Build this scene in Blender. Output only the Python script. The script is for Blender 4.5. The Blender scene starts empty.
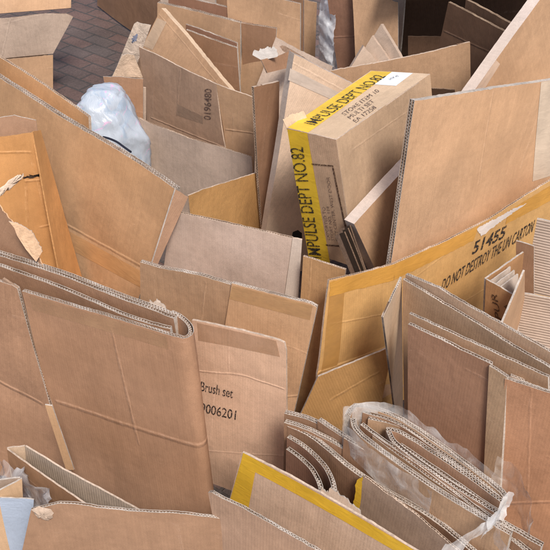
import bpy, math, random
import numpy as np

# ------------------------------------------------------------------ frame
SC = bpy.context.scene
COL = SC.collection
FL = 959.0
PITCH = math.radians(37.0)
HC = 2.05
FW = np.array([0, math.cos(PITCH), -math.sin(PITCH)])
UP = np.array([0, math.sin(PITCH), math.cos(PITCH)])
RT = np.array([1.0, 0, 0])
CAM = np.array([0, 0, HC])
Z = np.array([0, 0, 1.0])
rng = np.random.default_rng(11)
random.seed(5)


def ray(x, y):
    return FW + RT * (x - 275) / FL + UP * (275 - y) / FL


def at_z(x, y, z):
    r = ray(x, y)
    return CAM + r * ((z - HC) / r[2])


def at_t(x, y, t):
    return CAM + ray(x, y) * t


def nrm(v):
    return v / np.linalg.norm(v)


# ------------------------------------------------------------------ materials
TAN = (.47, .298, .182)
PINK = (.43, .262, .170)
ORANGE = (.56, .315, .125)
GREY = (.50, .385, .305)
CREAM = (.62, .46, .32)
PEACH = (.53, .330, .196)
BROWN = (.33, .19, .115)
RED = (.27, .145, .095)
DARK = (.075, .042, .026)  # brown darkened to carry the shade of the back recess
EDGE = (.52, .455, .395)


class NT:
    def __init__(s, name):
        s.m = bpy.data.materials.new(name)
        s.m.use_nodes = True
        s.t = s.m.node_tree
        s.b = s.t.nodes['Principled BSDF']

    def n(s, typ, **kw):
        nd = s.t.nodes.new(typ)
        for k, v in kw.items():
            if k in nd.inputs.keys():
                nd.inputs[k].default_value = v
            else:
                setattr(nd, k, v)
        return nd

    def l(s, a, b):
        s.t.links.new(a, b)

    def math(s, op, a, b=None, clamp=False):
        nd = s.t.nodes.new('ShaderNodeMath')
        nd.operation = op
        nd.use_clamp = clamp
        for i, x in enumerate((a, b)):
            if x is None:
                continue
            if isinstance(x, (int, float)):
                nd.inputs[i].default_value = x
            else:
                s.l(x, nd.inputs[i])
        return nd.outputs[0]

    def rng(s, x, a, b, c, d, smooth=True):
        nd = s.t.nodes.new('ShaderNodeMapRange')
        nd.interpolation_type = 'SMOOTHSTEP' if smooth else 'LINEAR'
        s.l(x, nd.inputs[0])
        for i, v in enumerate((a, b, c, d)):
            nd.inputs[i + 1].default_value = v
        return nd.outputs[0]

    def noise(s, vec, scale, detail=3, rough=.55, dist=0):
        nd = s.t.nodes.new('ShaderNodeTexNoise')
        s.l(vec, nd.inputs['Vector'])
        nd.inputs['Scale'].default_value = scale
        nd.inputs['Detail'].default_value = detail
        nd.inputs['Roughness'].default_value = rough
        nd.inputs['Distortion'].default_value = dist
        return nd.outputs['Fac']

    def mapped(s, vec, scale=(1, 1, 1), loc=(0, 0, 0), rot=(0, 0, 0)):
        nd = s.t.nodes.new('ShaderNodeMapping')
        s.l(vec, nd.inputs['Vector'])
        nd.inputs['Scale'].default_value = scale
        nd.inputs['Location'].default_value = loc
        nd.inputs['Rotation'].default_value = rot
        return nd.outputs[0]

    def mix(s, fac, a, b):
        nd = s.t.nodes.new('ShaderNodeMix')
        nd.data_type = 'RGBA'
        for sock, v in ((nd.inputs['Factor'], fac), (nd.inputs['A'], a), (nd.inputs['B'], b)):
            pass
        fs = [i for i in nd.inputs if i.name == 'Factor' and i.type == 'VALUE'][0]
        aa = [i for i in nd.inputs if i.name == 'A' and i.type == 'RGBA'][0]
        bb = [i for i in nd.inputs if i.name == 'B' and i.type == 'RGBA'][0]
        for sock, v in ((fs, fac), (aa, a), (bb, b)):
            if isinstance(v, (int, float)):
                sock.default_value = v
            elif isinstance(v, tuple):
                sock.default_value = v if len(v) == 4 else v + (1,)
            else:
                s.l(v, sock)
        return [o for o in nd.outputs if o.type == 'RGBA'][0]

    def scale_col(s, col, fac):
        nd = s.t.nodes.new('ShaderNodeVectorMath')
        nd.operation = 'SCALE'
        if isinstance(col, tuple):
            nd.inputs[0].default_value = col[:3]
        else:
            s.l(col, nd.inputs[0])
        s.l(fac, nd.inputs['Scale'])
        return nd.outputs[0]


def card(rgb, creases=(), rib=.10, ribdir=0, lam=.007, gloss=0, wear=1.0, name='cardboard', scuff=None):
    """Kraft board: mottling, fibres, streaks along the flutes, scuffs, score lines pressed in (uv in metres)."""
    k = NT(name)
    sd = random.uniform(0, 50)
    uv = k.n('ShaderNodeTexCoord').outputs['UV']
    p = k.mapped(uv, loc=(sd, sd * .7, sd * .3))
    a = k.noise(p, 5, 4, .6)
    b = k.noise(p, 70, 3, .6)
    f = k.noise(p, 420, 2, .7)
    st = k.noise(k.mapped(p, scale=(150, 7, 1) if ribdir == 0 else (7, 150, 1)), 1, 2, .5)
    v = k.math('ADD', k.rng(a, .25, .75, -.16, .13), k.rng(b, .25, .75, -.055, .05))
    v = k.math('ADD', v, k.rng(f, .25, .75, -.10, .10))
    v = k.math('ADD', v, k.rng(st, .25, .75, -.04, .04))
    v = k.math('ADD', v, 1.0)
    col = k.scale_col(rgb, v)
    # pale scuffs and dark specks
    sc = k.noise(k.mapped(p, rot=(0, 0, sd), scale=(1, 4, 1)), 16, 6, .72, 1.5)
    col = k.mix(k.rng(sc, .60, .74, 0, .40 * wear), col, tuple(min(1, c * 1.22 + .07) for c in rgb))
    dk = k.noise(p, 27, 5, .75, .4)
    col = k.mix(k.rng(dk, .66, .78, 0, .38 * wear), col, tuple(c * .58 for c in rgb))
    st2 = k.noise(k.mapped(p, scale=(1, .6, 1)), 4.5, 7, .62, .9)
    col = k.mix(k.rng(st2, .52, .60, 0, .24 * wear), col, tuple(c * .66 for c in rgb))
    warm = k.noise(p, 2.3, 2, .5)
    col = k.mix(k.rng(warm, .40, .68, 0, .22), col, tuple((rgb[0] * 1.03, rgb[1] * .93, rgb[2] * .78)))
    # height
    wv = k.n('ShaderNodeTexWave', wave_type='BANDS', bands_direction='X' if ribdir == 0 else 'Y')
    k.l(p, wv.inputs['Vector'])
    wv.inputs['Scale'].default_value = .314 / lam
    wv.inputs['Distortion'].default_value = .35
    wv.inputs['Detail'].default_value = 1
    h = k.math('MULTIPLY', wv.outputs['Fac'], rib * .0012)
    h = k.math('ADD', h, k.math('MULTIPLY', a, .006))
    h = k.math('ADD', h, k.math('MULTIPLY', k.noise(p, 26, 3, .5), .0010))
    h = k.math('ADD', h, k.math('MULTIPLY', f, .00028))
    for (u0, v0, u1, v1, w, dp) in creases:
        L = math.hypot(u1 - u0, v1 - v0)
        dx, dy = (u1 - u0) / L, (v1 - v0) / L
        sep = k.n('ShaderNodeSeparateXYZ')
        wob = k.n('ShaderNodeVectorMath', operation='ADD')
        k.l(uv, wob.inputs[0])
        nz = k.n('ShaderNodeTexNoise')
        k.l(p, nz.inputs['Vector'])
        nz.inputs['Scale'].default_value = 30
        wm = k.n('ShaderNodeVectorMath', operation='SCALE')
        sb = k.n('ShaderNodeVectorMath', operation='SUBTRACT')
        k.l(nz.outputs['Color'], sb.inputs[0])
        sb.inputs[1].default_value = (.5, .5, .5)
        k.l(sb.outputs[0], wm.inputs[0])
        wm.inputs['Scale'].default_value = .005
        k.l(wm.outputs[0], wob.inputs[1])
        k.l(wob.outputs[0], sep.inputs[0])
        X = k.math('SUBTRACT', sep.outputs[0], u0)
        Y = k.math('SUBTRACT', sep.outputs[1], v0)
        al = k.math('ADD', k.math('MULTIPLY', X, dx), k.math('MULTIPLY', Y, dy))
        pe = k.math('ABSOLUTE', k.math('SUBTRACT', k.math('MULTIPLY', X, dy), k.math('MULTIPLY', Y, dx)))
        mk = k.math('MULTIPLY', k.rng(al, -.005, .005, 0, 1), k.rng(al, L - .005, L + .005, 1, 0))
        g = k.math('MULTIPLY', k.rng(pe, 0, w * 1.5, 1, 0), mk)
        h = k.math('SUBTRACT', h, k.math('MULTIPLY', g, dp * .6))
        rub = k.math('MULTIPLY', k.math('MULTIPLY', k.rng(pe, w * .6, w * 1.3, 1, 0), k.rng(pe, 0, w * .5, .0, 1)), mk)
        rub = k.math('MULTIPLY', rub, k.rng(k.noise(p, 60, 3, .7), .42, .62, 0, .35))
        col = k.mix(rub, col, tuple(min(1, c * 1.25 + .08) for c in rgb))
    bm = k.n('ShaderNodeBump', Strength=.85, Distance=1.0)
    k.l(h, bm.inputs['Height'])
    k.l(bm.outputs[0], k.b.inputs['Normal'])
    k.l(col, k.b.inputs['Base Color'])
    k.b.inputs['Roughness'].default_value = .78 - gloss * .4
    k.b.inputs['Specular IOR Level'].default_value = .22 + gloss * .25
    return k.m


def edge_mat(rgb=EDGE):
    k = NT('cut_paper_edge')
    g = k.n('ShaderNodeNewGeometry').outputs['Position']
    v = k.math('ADD', k.rng(k.noise(g, 130, 4, .7), .25, .75, .72, 1.16), k.rng(k.noise(g, 14, 3, .6), .3, .7, -.16, .12))
    k.l(k.scale_col(rgb, v), k.b.inputs['Base Color'])
    k.b.inputs['Roughness'].default_value = .9
    k.b.inputs['Specular IOR Level'].default_value = .1
    return k.m


def paper(rgb, name='paper', rough=.6, amp=.18, scale=18, bump=.004, spec=.3):
    k = NT(name)
    uv = k.n('ShaderNodeTexCoord').outputs['UV']
    sd = random.uniform(0, 30)
    p = k.mapped(uv, loc=(sd, sd, 0))
    a = k.noise(p, scale, 5, .65, .6)
    v = k.math('ADD', k.rng(a, .25, .75, 1 - amp, 1 + amp * .6), k.rng(k.noise(p, 300, 2), .3, .7, -.04, .04))
    k.l(k.scale_col(rgb, v), k.b.inputs['Base Color'])
    bm = k.n('ShaderNodeBump', Strength=.8, Distance=1.0)
    k.l(k.math('MULTIPLY', a, bump), bm.inputs['Height'])
    k.l(bm.outputs[0], k.b.inputs['Normal'])
    k.b.inputs['Roughness'].default_value = rough
    k.b.inputs['Specular IOR Level'].default_value = spec
    return k.m


def film_mat(rgb=(.80, .81, .82), alpha=.42, name='plastic_film'):
    k = NT(name)
    g = k.n('ShaderNodeTexCoord').outputs['UV']
    a = k.noise(g, 16, 3, .55, .8)
    b = k.noise(k.mapped(g, scale=(1, .25, 1)), 60, 4, .7, .6)
    k.b.inputs['Base Color'].default_value = rgb + (1,)
    al = k.math('ADD', k.rng(a, .3, .75, alpha - .22, alpha + .22), k.rng(b, .5, .8, 0, .25), clamp=True)
    k.l(al, k.b.inputs['Alpha'])
    bm = k.n('ShaderNodeBump', Strength=.9, Distance=1.0)
    k.l(k.math('ADD', k.math('MULTIPLY', a, .005), k.math('MULTIPLY', b, .0012)), bm.inputs['Height'])
    k.l(bm.outputs[0], k.b.inputs['Normal'])
    k.b.inputs['Roughness'].default_value = .14
    k.b.inputs['Specular IOR Level'].default_value = .6
    return k.m


def ink_mat(rgb=(.02, .018, .02), cover=.5):
    k = NT('stamp_ink')
    g = k.n('ShaderNodeNewGeometry').outputs['Position']
    a = k.noise(g, 260, 3, .7)
    k.b.inputs['Base Color'].default_value = rgb + (1,)
    k.l(k.rng(a, cover - .10, cover + .03, .25, 1), k.b.inputs['Alpha'])
    k.b.inputs['Roughness'].default_value = .7
    return k.m


def tape_mat(rgb, rough=.28, name='packing_tape', alpha=1.0):
    k = NT(name)
    uv = k.n('ShaderNodeTexCoord').outputs['UV']
    sd = random.uniform(0, 30)
    p = k.mapped(uv, loc=(sd, sd, 0))
    a = k.noise(k.mapped(p, scale=(4, 14, 1)), 5, 5, .65, .8)
    c = k.noise(p, 9, 3, .6)
    v = k.math('ADD', k.rng(a, .3, .72, .94, 1.05), k.rng(c, .3, .7, -.12, .08))
    k.l(k.scale_col(rgb, v), k.b.inputs['Base Color'])
    w = k.noise(k.mapped(p, scale=(40, 3, 1), rot=(0, 0, .15)), 1, 4, .7, 1.5)
    bm = k.n('ShaderNodeBump', Strength=.7, Distance=1.0)
    k.l(k.math('ADD', k.math('MULTIPLY', a, .0015), k.math('MULTIPLY', w, .0007)), bm.inputs['Height'])
    k.l(bm.outputs[0], k.b.inputs['Normal'])
    k.b.inputs['Roughness'].default_value = rough
    k.b.inputs['Specular IOR Level'].default_value = .5
    if alpha < 1:
        k.l(k.rng(c, .3, .7, alpha - .12, min(1, alpha + .12)), k.b.inputs['Alpha'])
    return k.m


M_EDGE = edge_mat()
M_EDGE_DK = edge_mat((.40, .29, .20))
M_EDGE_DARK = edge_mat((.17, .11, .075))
M_EDGE_LT = edge_mat((.58, .45, .35))
M_INNER = edge_mat((.30, .20, .14))
M_WHITE = paper((.76, .72, .68), 'white_paper')
M_INK = ink_mat()
M_INK_FAINT = ink_mat((.10, .06, .05), .52)
M_INK_BROWN = ink_mat((.07, .03, .015), .50)
M_FILM = film_mat((.88, .85, .82), .30)

# ------------------------------------------------------------------ surfaces
class Flat:
    """A plane in the place with slight warping. u runs along the top, v down the board (metres)."""

    def __init__(s, O, du, n, amp=.002):
        s.O, s.du, s.n = O, du, n
        s.dv = nrm(np.cross(du, n))
        if s.dv[2] > 0 and abs(s.dv[2]) > .02:
            s.dv = -s.dv
        s.amp = amp
        s.w = [(rng.uniform(-14, 14), rng.uniform(-14, 14), rng.uniform(0, 6.3), rng.uniform(.3, 1)) for _ in range(5)]
        s.kinks = []

    def disp(s, u, v):
        d = 0
        for a, b, c, k in s.w:
            d = d + k * np.sin(a * u + b * v + c)
        d = d * s.amp / 2
        for (u0, v0, u1, v1, a, w) in s.kinks:
            L = math.hypot(u1 - u0, v1 - v0)
            dx, dy = (u1 - u0) / L, (v1 - v0) / L
            pe = np.abs((u - u0) * dy - (v - v0) * dx)
            al = (u - u0) * dx + (v - v0) * dy
            m = np.clip((al + .02) / .04, 0, 1) * np.clip((L - al + .02) / .04, 0, 1)
            d = d + a * np.exp(-pe / w) * m
        return d

    def F(s, u, v):
        u = np.asarray(u, float)
        v = np.asarray(v, float)
        P = s.O + u[..., None] * s.du + v[..., None] * s.dv + s.disp(u, v)[..., None] * s.n
        return P, np.broadcast_to(s.n, P.shape)

    def px(s, x, y):
        r = ray(x, y)
        t = ((s.O - CAM) @ s.n) / (r @ s.n)
        if t <= 0:
            print('BAD RAY', x, y)
        q = CAM + r * t - s.O
        return np.array([q @ s.du, q @ s.dv])

    def cr(s, *c):
        """pixel score line -> uv, also a soft geometric kink"""
        out = []
        for (x0, y0, x1, y1, *rest) in c:
            w = rest[0] if rest else .0035
            dp = rest[1] if len(rest) > 1 else .0022
            a = s.px(x0, y0)
            b = s.px(x1, y1)
            out.append((a[0], a[1], b[0], b[1], w, dp))
            s.kinks.append((a[0], a[1], b[0], b[1], (-1.6 if dp > .0015 else -.8) * dp if len(rest) < 3 else rest[2], .028))
        return out


def flat(p0, z0, p1, z1, lean=0, amp=.0035):
    a = at_z(*p0, z0)
    b = at_z(*p1, z1)
    du = nrm(b - a)
    h = nrm(np.cross(du, Z))
    n = h * math.cos(math.radians(lean)) + Z * math.sin(math.radians(lean))
    n = nrm(n - (n @ du) * du)
    if n @ (CAM - a) < 0:
        pass
    return Flat(a, du, n, amp)


class Bent:
    """A wall of board following a curved line: u along it, v down."""

    def __init__(s, pts, down=(0, 0, -1), amp=.0015, smooth=True):
        P = np.array(pts, float)
        if smooth and len(P) > 2:
            Q = np.vstack([2 * P[0] - P[1], P, 2 * P[-1] - P[-2]])
            o = []
            for i in range(1, len(Q) - 2):
                for t in np.linspace(0, 1, 8, endpoint=False):
                    a, b, c, d = Q[i - 1:i + 3]
                    o.append(.5 * (2 * b + (c - a) * t + (2 * a - 5 * b + 4 * c - d) * t * t + (3 * b - a - 3 * c + d) * t ** 3))
            o.append(P[-1])
            P = np.array(o)
        s.P = P
        s.L = np.concatenate([[0], np.cumsum(np.linalg.norm(np.diff(P, axis=0), axis=1))])
        T = np.gradient(P, s.L, axis=0)
        s.T = T / np.linalg.norm(T, axis=1)[:, None]
        s.D = nrm(np.array(down, float))
        s.amp = amp
        s.w = [(rng.uniform(-18, 18), rng.uniform(-14, 14), rng.uniform(0, 6.3), rng.uniform(.3, 1)) for _ in range(5)]

    def F(s, u, v):
        u = np.asarray(u, float)
        v = np.asarray(v, float)
        uc = np.clip(u, 0, s.L[-1])
        P = np.stack([np.interp(uc, s.L, s.P[:, i]) for i in range(3)], -1)
        T = np.stack([np.interp(uc, s.L, s.T[:, i]) for i in range(3)], -1)
        P = P + (u - uc)[..., None] * T
        N = np.cross(np.broadcast_to(s.D, T.shape), T)
        N = N / np.linalg.norm(N, axis=-1)[..., None]
        d = 0
        for a, b, c, k in s.w:
            d = d + k * np.sin(a * u + b * v + c)
        P = P + v[..., None] * s.D + (d * s.amp / 2)[..., None] * N
        return P, N


def bent(px, z, down=(0, 0, -1), amp=.0015, smooth=True):
    """px: (x, y) list on a top edge, z one height or (z0, z1)"""
    if not isinstance(z, (tuple, list)):
        z = (z, z)
    n = len(px)
    zz = z if len(z) == n else [z[0] + (z[1] - z[0]) * i / (n - 1) for i in range(n)]
    return Bent([at_z(p[0], p[1], q) for p, q in zip(px, zz)], down, amp, smooth)


# ------------------------------------------------------------------ mesh accumulation
class MB:
    def __init__(s):
        s.v, s.uv, s.f, s.m, s.sm = [], [], [], [], []
        s.n = 0

    def add(s, pos, uv, faces, mat=0, smooth=False):
        s.v.append(np.asarray(pos).reshape(-1, 3))
        s.uv.append(np.asarray(uv).reshape(-1, 2))
        fa = np.asarray(faces) + s.n
        s.f.extend(fa.tolist())
        s.m.extend([mat] * len(fa))
        s.sm.extend([smooth] * len(fa))
        s.n += len(s.v[-1])

    def grid(s, pos, uv, mat=0, smooth=False):
        a, b = pos.shape[:2]
        i = np.arange(a * b).reshape(a, b)
        fa = np.stack([i[:-1, :-1], i[:-1, 1:], i[1:, 1:], i[1:, :-1]], -1).reshape(-1, 4)
        s.add(pos, uv, fa, mat, smooth)


WPOS = {}


def finish(mb, name, mats, parent=None):
    V = np.vstack(mb.v)
    UV = np.vstack(mb.uv)
    loc = np.array([V[:, 0].mean(), V[:, 1].mean(), V[:, 2].min()])
    me = bpy.data.meshes.new(name)
    me.from_pydata((V - loc).tolist(), [], mb.f)
    for m in mats:
        me.materials.append(m)
    me.polygons.foreach_set('material_index', mb.m)
    me.polygons.foreach_set('use_smooth', mb.sm)
    l = me.uv_layers.new(name='UVMap')
    vi = np.empty(len(me.loops), int)
    me.loops.foreach_get('vertex_index', vi)
    l.data.foreach_set('uv', UV[vi].ravel())
    me.update()
    o = bpy.data.objects.new(name, me)
    COL.objects.link(o)
    WPOS[o.name] = loc
    if parent is not None:
        o.parent = parent
        o.location = loc - WPOS[parent.name]
    else:
        o.location = loc
    return o


def tag(o, label, cat, group=None, kind=None):
    o['label'] = label
    o['category'] = cat
    if group:
        o['group'] = group
    if kind:
        o['kind'] = kind
    return o


def thing(name, parts, label, cat, group=None):
    loc = np.mean([WPOS[p.name] for p in parts], axis=0)
    loc[2] = min(WPOS[p.name][2] for p in parts)
    e = bpy.data.objects.new(name, None)
    e.empty_display_size = .1
    COL.objects.link(e)
    e.location = loc
    WPOS[e.name] = loc
    for p in parts:
        p.parent = e
        p.location = WPOS[p.name] - loc
    return tag(e, label, cat, group)


def resample(pts, cell, rag=0):
    pts = np.array(pts, float)
    L = np.concatenate([[0], np.cumsum(np.linalg.norm(np.diff(pts, axis=0), axis=1))])
    n = max(2, int(L[-1] / cell) + 1)
    s = np.unique(np.round(np.concatenate([np.linspace(0, L[-1], n), L]), 6))
    o = np.stack([np.interp(s, L, pts[:, i]) for i in range(2)], -1)
    return o, s / L[-1]


def board(surf, top, bot, mats, name='board', th=.006, fl='t', layers=1, lam=.0075, rag=.0006, cell=.012, fd=.045, parent=None):
    """Corrugated board between a top and a bottom edge (uv lists): liners front and back, real flutes in the edges named in fl."""
    mb = MB()
    T, s = resample(top, cell)
    Bp = np.array(bot, float)
    LB = np.concatenate([[0], np.cumsum(np.linalg.norm(np.diff(Bp, axis=0), axis=1))])
    B = np.stack([np.interp(s * LB[-1], LB, Bp[:, i]) for i in range(2)], -1)
    if rag:
        j = np.cumsum(rng.normal(0, 1, len(s)))
        j = j - np.linspace(j[0], j[-1], len(s))
        j = rag * (rng.normal(0, .6, len(s)) + .25 * j)
        d = (B - T) / np.linalg.norm(B - T, axis=1)[:, None]
        T = T + d * j[:, None]
    hgt = np.linalg.norm(B - T, axis=1).max()
    ny = max(2, int(hgt / cell) + 1)
    r = np.linspace(0, 1, ny)
    G = T[None] + (B - T)[None] * r[:, None, None]
    P, N = surf.F(G[..., 0], G[..., 1])
    mb.grid(P, G, 0, True)
    mb.grid(P - N * th, G + 3.3, 0, True)
    sides = {'t': (T, B - T), 'b': (B, T - B),
             'l': (G[:, 0], G[:, 1] - G[:, 0]), 'r': (G[:, -1], G[:, -2] - G[:, -1])}
    e = min(.0013, th * .18)
    for k, (E, I) in sides.items():
        I = I / np.maximum(np.linalg.norm(I, axis=1), 1e-9)[:, None]
        I[~np.isfinite(I)] = 0

        def strip(o0, d0, o1, d1, mat=1):
            q0 = E + I * d0
            q1 = E + I * d1
            p0, n0 = surf.F(q0[:, 0], q0[:, 1])
            p1, n1 = surf.F(q1[:, 0], q1[:, 1])
            mb.grid(np.stack([p0 + n0 * o0, p1 + n1 * o1]), np.stack([q0 + [0, o0], q1 + [0, o1]]), mat)
        if k not in fl:
            strip(0, 0, -th, 0)
            continue
        for q in range(layers + 1):
            o = -q * (th - e) / layers
            strip(o, 0, o - e, 0)
            if q < layers:
                strip(o - e, 0, o - e, fd, 2)
            if q > 0:
                strip(o, 0, o, fd, 2)
        strip(-e, fd, -(th - e), fd, 2)
        Ls = np.concatenate([[0], np.cumsum(np.linalg.norm(np.diff(E, axis=0), axis=1))])
        for q in range(layers):
            hi = -q * (th - e) / layers - e
            lo = -(q + 1) * (th - e) / layers
            mid, amp = (hi + lo) / 2, (hi - lo) / 2
            a = np.arange(0, Ls[-1], lam / 8)
            if len(a) < 4:
                continue
            ph = rng.uniform(0, 6.3) + .5 * np.sin(a * 9 + rng.uniform(0, 6))
            w = 2 * math.pi / lam
            ph = ph + np.cumsum(rng.normal(0, .05, len(a)))
            cr_ = np.interp(a, np.linspace(0, Ls[-1], 14), rng.uniform(.45, 1, 14))
            mid = mid + amp * (1 - cr_) * rng.choice([-1, 1])
            off = mid + amp * cr_ * np.sin(a * w + ph)
            sl = amp * cr_ * w * np.cos(a * w + ph)
            nn = np.sqrt(1 + sl * sl)
            hw = .00085 * (1 + .6 * np.sin(a * 47 + ph) * np.sin(a * 13))
            dip = .0022 * (1 + np.sin(a * 31 + ph)) * .5

            def pt(sg, dep):
                amp_ = 1
                aa = np.clip(a - sg * hw * sl / nn, 0, Ls[-1])
                oo = np.clip(off + sg * hw / nn, lo, hi)
                q_ = np.stack([np.interp(aa, Ls, E[:, i]) + np.interp(aa, Ls, I[:, i]) * dep for i in range(2)], -1)
                p, n = surf.F(q_[:, 0], q_[:, 1])
                return p + n * oo[:, None], q_
            A0, u0 = pt(1, dip)
            A1, u1 = pt(-1, dip)
            B0, u2 = pt(1, fd)
            B1, u3 = pt(-1, fd)
            mb.grid(np.stack([A0, A1]), np.stack([u0, u1]), 1)
            mb.grid(np.stack([B0, A0]), np.stack([u2, u0]), 2)
            mb.grid(np.stack([A1, B1]), np.stack([u1, u3]), 2)
    return finish(mb, name, list(mats) + [M_INNER], parent)


def down_to(surf, a, b, z0, lim=.9):
    """continue the line a->b (uv) until the height z0"""
    d = (b - a) / np.linalg.norm(b - a)
    pa = surf.F(a[0], a[1])[0]
    slope = (d[0] * surf.du + d[1] * surf.dv)[2]
    if slope > -1e-3:
        return a + d * lim
    return a + d * min(lim, max((z0 - pa[2]) / slope, np.linalg.norm(b - a)))


GRP = 'flattened cardboard boxes standing in the pile'


def panel(p, z, bl, br, rgb, lean=0, ext=True, th=.006, fl='t', layers=1, creases=(), rib=.10, ribdir=0, name='board',
          amp=.0045, edge=None, lam=.0075, rag=.0010, cell=.012, surf=None, z0=None, wear=1.0, gloss=0, fd=.045, mat=None, bot=None):
    """flat board: p pixels of its top front edge, z heights of both ends, bl / br pixels on its side edges"""
    if not isinstance(z, (tuple, list)):
        z = (z, z)
    s = surf or flat(p[0], z[0], p[-1], z[1], lean, amp)
    cr = s.cr(*creases)
    if not mat and len(p) > 1 and th < .02:
        # faint knocks and score marks from handling
        w = np.linalg.norm(s.px(*p[-1]) - s.px(*p[0]))
        if w > .12:
            for _ in range(1):
                u0, v0, an, ln = rng.uniform(.1, .9) * w, rng.uniform(.02, .22), rng.choice([0, 1.57]) + rng.normal(0, .12), rng.uniform(.08, .3)
                cr.append((u0, v0, u0 + ln * math.cos(an), v0 + ln * math.sin(an), .0035, rng.uniform(.0003, .0008)))
    top = [s.px(*q) for q in p]
    a, b = s.px(*bl), s.px(*br)
    if ext:
        if z0 is None:
            z0 = random.uniform(.01, .05)
        a = down_to(s, top[0], a, z0)
        b = down_to(s, top[-1], b, z0)
    bt = [a, b]
    if bot:
        bt = [a] + [s.px(*q) for q in bot] + [b]
    m = mat or card(rgb, cr, rib, ribdir, wear=wear, gloss=gloss)
    o = board(s, top, bt, [m, edge or M_EDGE], name, th, fl, layers, lam, rag, cell, fd)
    return o, s


def wall(p, z, h, rgb, down=(0, 0, -1), th=.006, fl='t', layers=1, name='board', edge=None, lam=.0075, rag=.0006,
         smooth=True, sl=0, sr=0, creases=(), amp=.0015, cell=.012, rib=.10, fd=.045, mat=None, wear=1.0):
    s = bent(p, z, down, amp, smooth)
    L = s.L[-1]
    m = mat or card(rgb, creases, rib, wear=wear)
    hs = h if isinstance(h, (tuple, list)) else (h, h)
    return board(s, [(0, 0), (L, 0)], [(sl, hs[0]), (L + sr, hs[1])], [m, edge or M_EDGE], name, th, fl, layers, lam, rag, cell, fd), s


def patch(s, px, mat, parent, name='tape_strip', off=.0009, cell=.01, ragged=0, uv=False):
    """thin strip stuck on a board: four pixels TL TR BR BL"""
    q = [np.array(x, float) if uv else s.px(*x) for x in px]
    nu = max(2, int(max(np.linalg.norm(q[1] - q[0]), np.linalg.norm(q[2] - q[3])) / cell) + 1)
    nv = max(2, int(max(np.linalg.norm(q[3] - q[0]), np.linalg.norm(q[2] - q[1])) / cell) + 1)
    a = np.linspace(0, 1, nu)[None, :, None]
    b = np.linspace(0, 1, nv)[:, None, None]
    G = (q[0] * (1 - a) + q[1] * a) * (1 - b) + (q[3] * (1 - a) + q[2] * a) * b
    if ragged:
        G[0] += rng.normal(0, ragged, G[0].shape)
        G[-1] += rng.normal(0, ragged, G[-1].shape)
        G[:, 0] += rng.normal(0, ragged, G[:, 0].shape)
        G[:, -1] += rng.normal(0, ragged, G[:, -1].shape)
    P, N = s.F(G[..., 0], G[..., 1])
    mb = MB()
    mb.grid(P + N * off, G, 0, True)
    return finish(mb, name, [mat], parent)


def poly_patch(s, px, mat, parent, name, off=.001, jag=.002, sub=5, thick=0, bulge=0):
    """irregular flat piece on a board from an outline in pixels"""
    q = np.array([s.px(*x) for x in px])
    o = []
    for i in range(len(q)):
        a, b = q[i], q[(i + 1) % len(q)]
        for t in np.linspace(0, 1, sub, endpoint=False):
            o.append(a + (b - a) * t + rng.normal(0, jag, 2))
    o = np.array(o)
    c = o.mean(0)
    rings = [o, c + (o - c) * .8, c + (o - c) * .5, c + (o - c) * .2]
    G = np.stack([np.vstack([r, r[:1]]) for r in rings])
    hh = np.array([0, .7, 1, .95])[:, None] * bulge
    P, N = s.F(G[..., 0], G[..., 1])
    nz = rng.normal(0, bulge * .15, P.shape[:2]) if bulge else 0
    mb = MB()
    mb.grid(P + N * (off + hh + nz)[..., None] if bulge else P + N * off, G, 0, True)
    i = np.arange(len(o))
    Pc, Nc = s.F(G[-1, :, 0], G[-1, :, 1])
    mb.add(Pc[:-1] + Nc[:-1] * (off + bulge), G[-1, :-1], [list(range(len(o)))], 0)
    return finish(mb, name, [mat], parent)


def text(s, body, p0, p1, pup, mat, parent, bold=0.0, shear=0, off=.0016, name='printed_text', space=1.0, align_h=None):
    """lettering on a board: baseline from pixel p0 to p1, cap height towards pixel pup (above p0)"""
    cu = bpy.data.curves.new('lettering', 'FONT')
    cu.body = body
    cu.size = 1
    cu.shear = shear
    cu.offset = bold
    cu.space_character = space
    cu.resolution_u = 3
    ob = bpy.data.objects.new('lettering', cu)
    COL.objects.link(ob)
    dg = bpy.context.evaluated_depsgraph_get()
    dg.update()
    me = bpy.data.meshes.new_from_object(ob.evaluated_get(dg))
    V = np.array([v.co[:] for v in me.vertices])
    fa = [list(p.vertices) for p in me.polygons]
    bpy.data.objects.remove(ob)
    bpy.data.curves.remove(cu)
    bpy.data.meshes.remove(me)
    x0, x1 = V[:, 0].min(), V[:, 0].max()
    first = body.split('\n')
    cap = .70
    a, b, c = s.px(*p0), s.px(*p1), s.px(*pup)
    X = (V[:, 0] - x0) / (x1 - x0)
    Y = V[:, 1] / cap
    G = a + X[:, None] * (b - a) + Y[:, None] * (c - a)
    P, N = s.F(G[:, 0], G[:, 1])
    mb = MB()
    mb.v = [P + N * off]
    mb.uv = [G]
    mb.f = fa
    mb.m = [0] * len(fa)
    mb.sm = [False] * len(fa)
    return finish(mb, name, [mat], parent)


def crumple(P, amp, freq, seed):
    r = np.random.default_rng(seed)
    d = np.zeros_like(P)
    for o in range(4):
        f = freq * 1.9 ** o
        for i in range(3):
            k = r.normal(0, 1, (3, 3)) * f
            ph = r.uniform(0, 6.3, 3)
            w = np.sin(P @ k[0] + ph[0]) * np.sin(P @ k[1] + ph[1])
            d[..., i] += amp / 1.6 ** o * (1 - 2 * np.abs(w))
    return d


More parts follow.
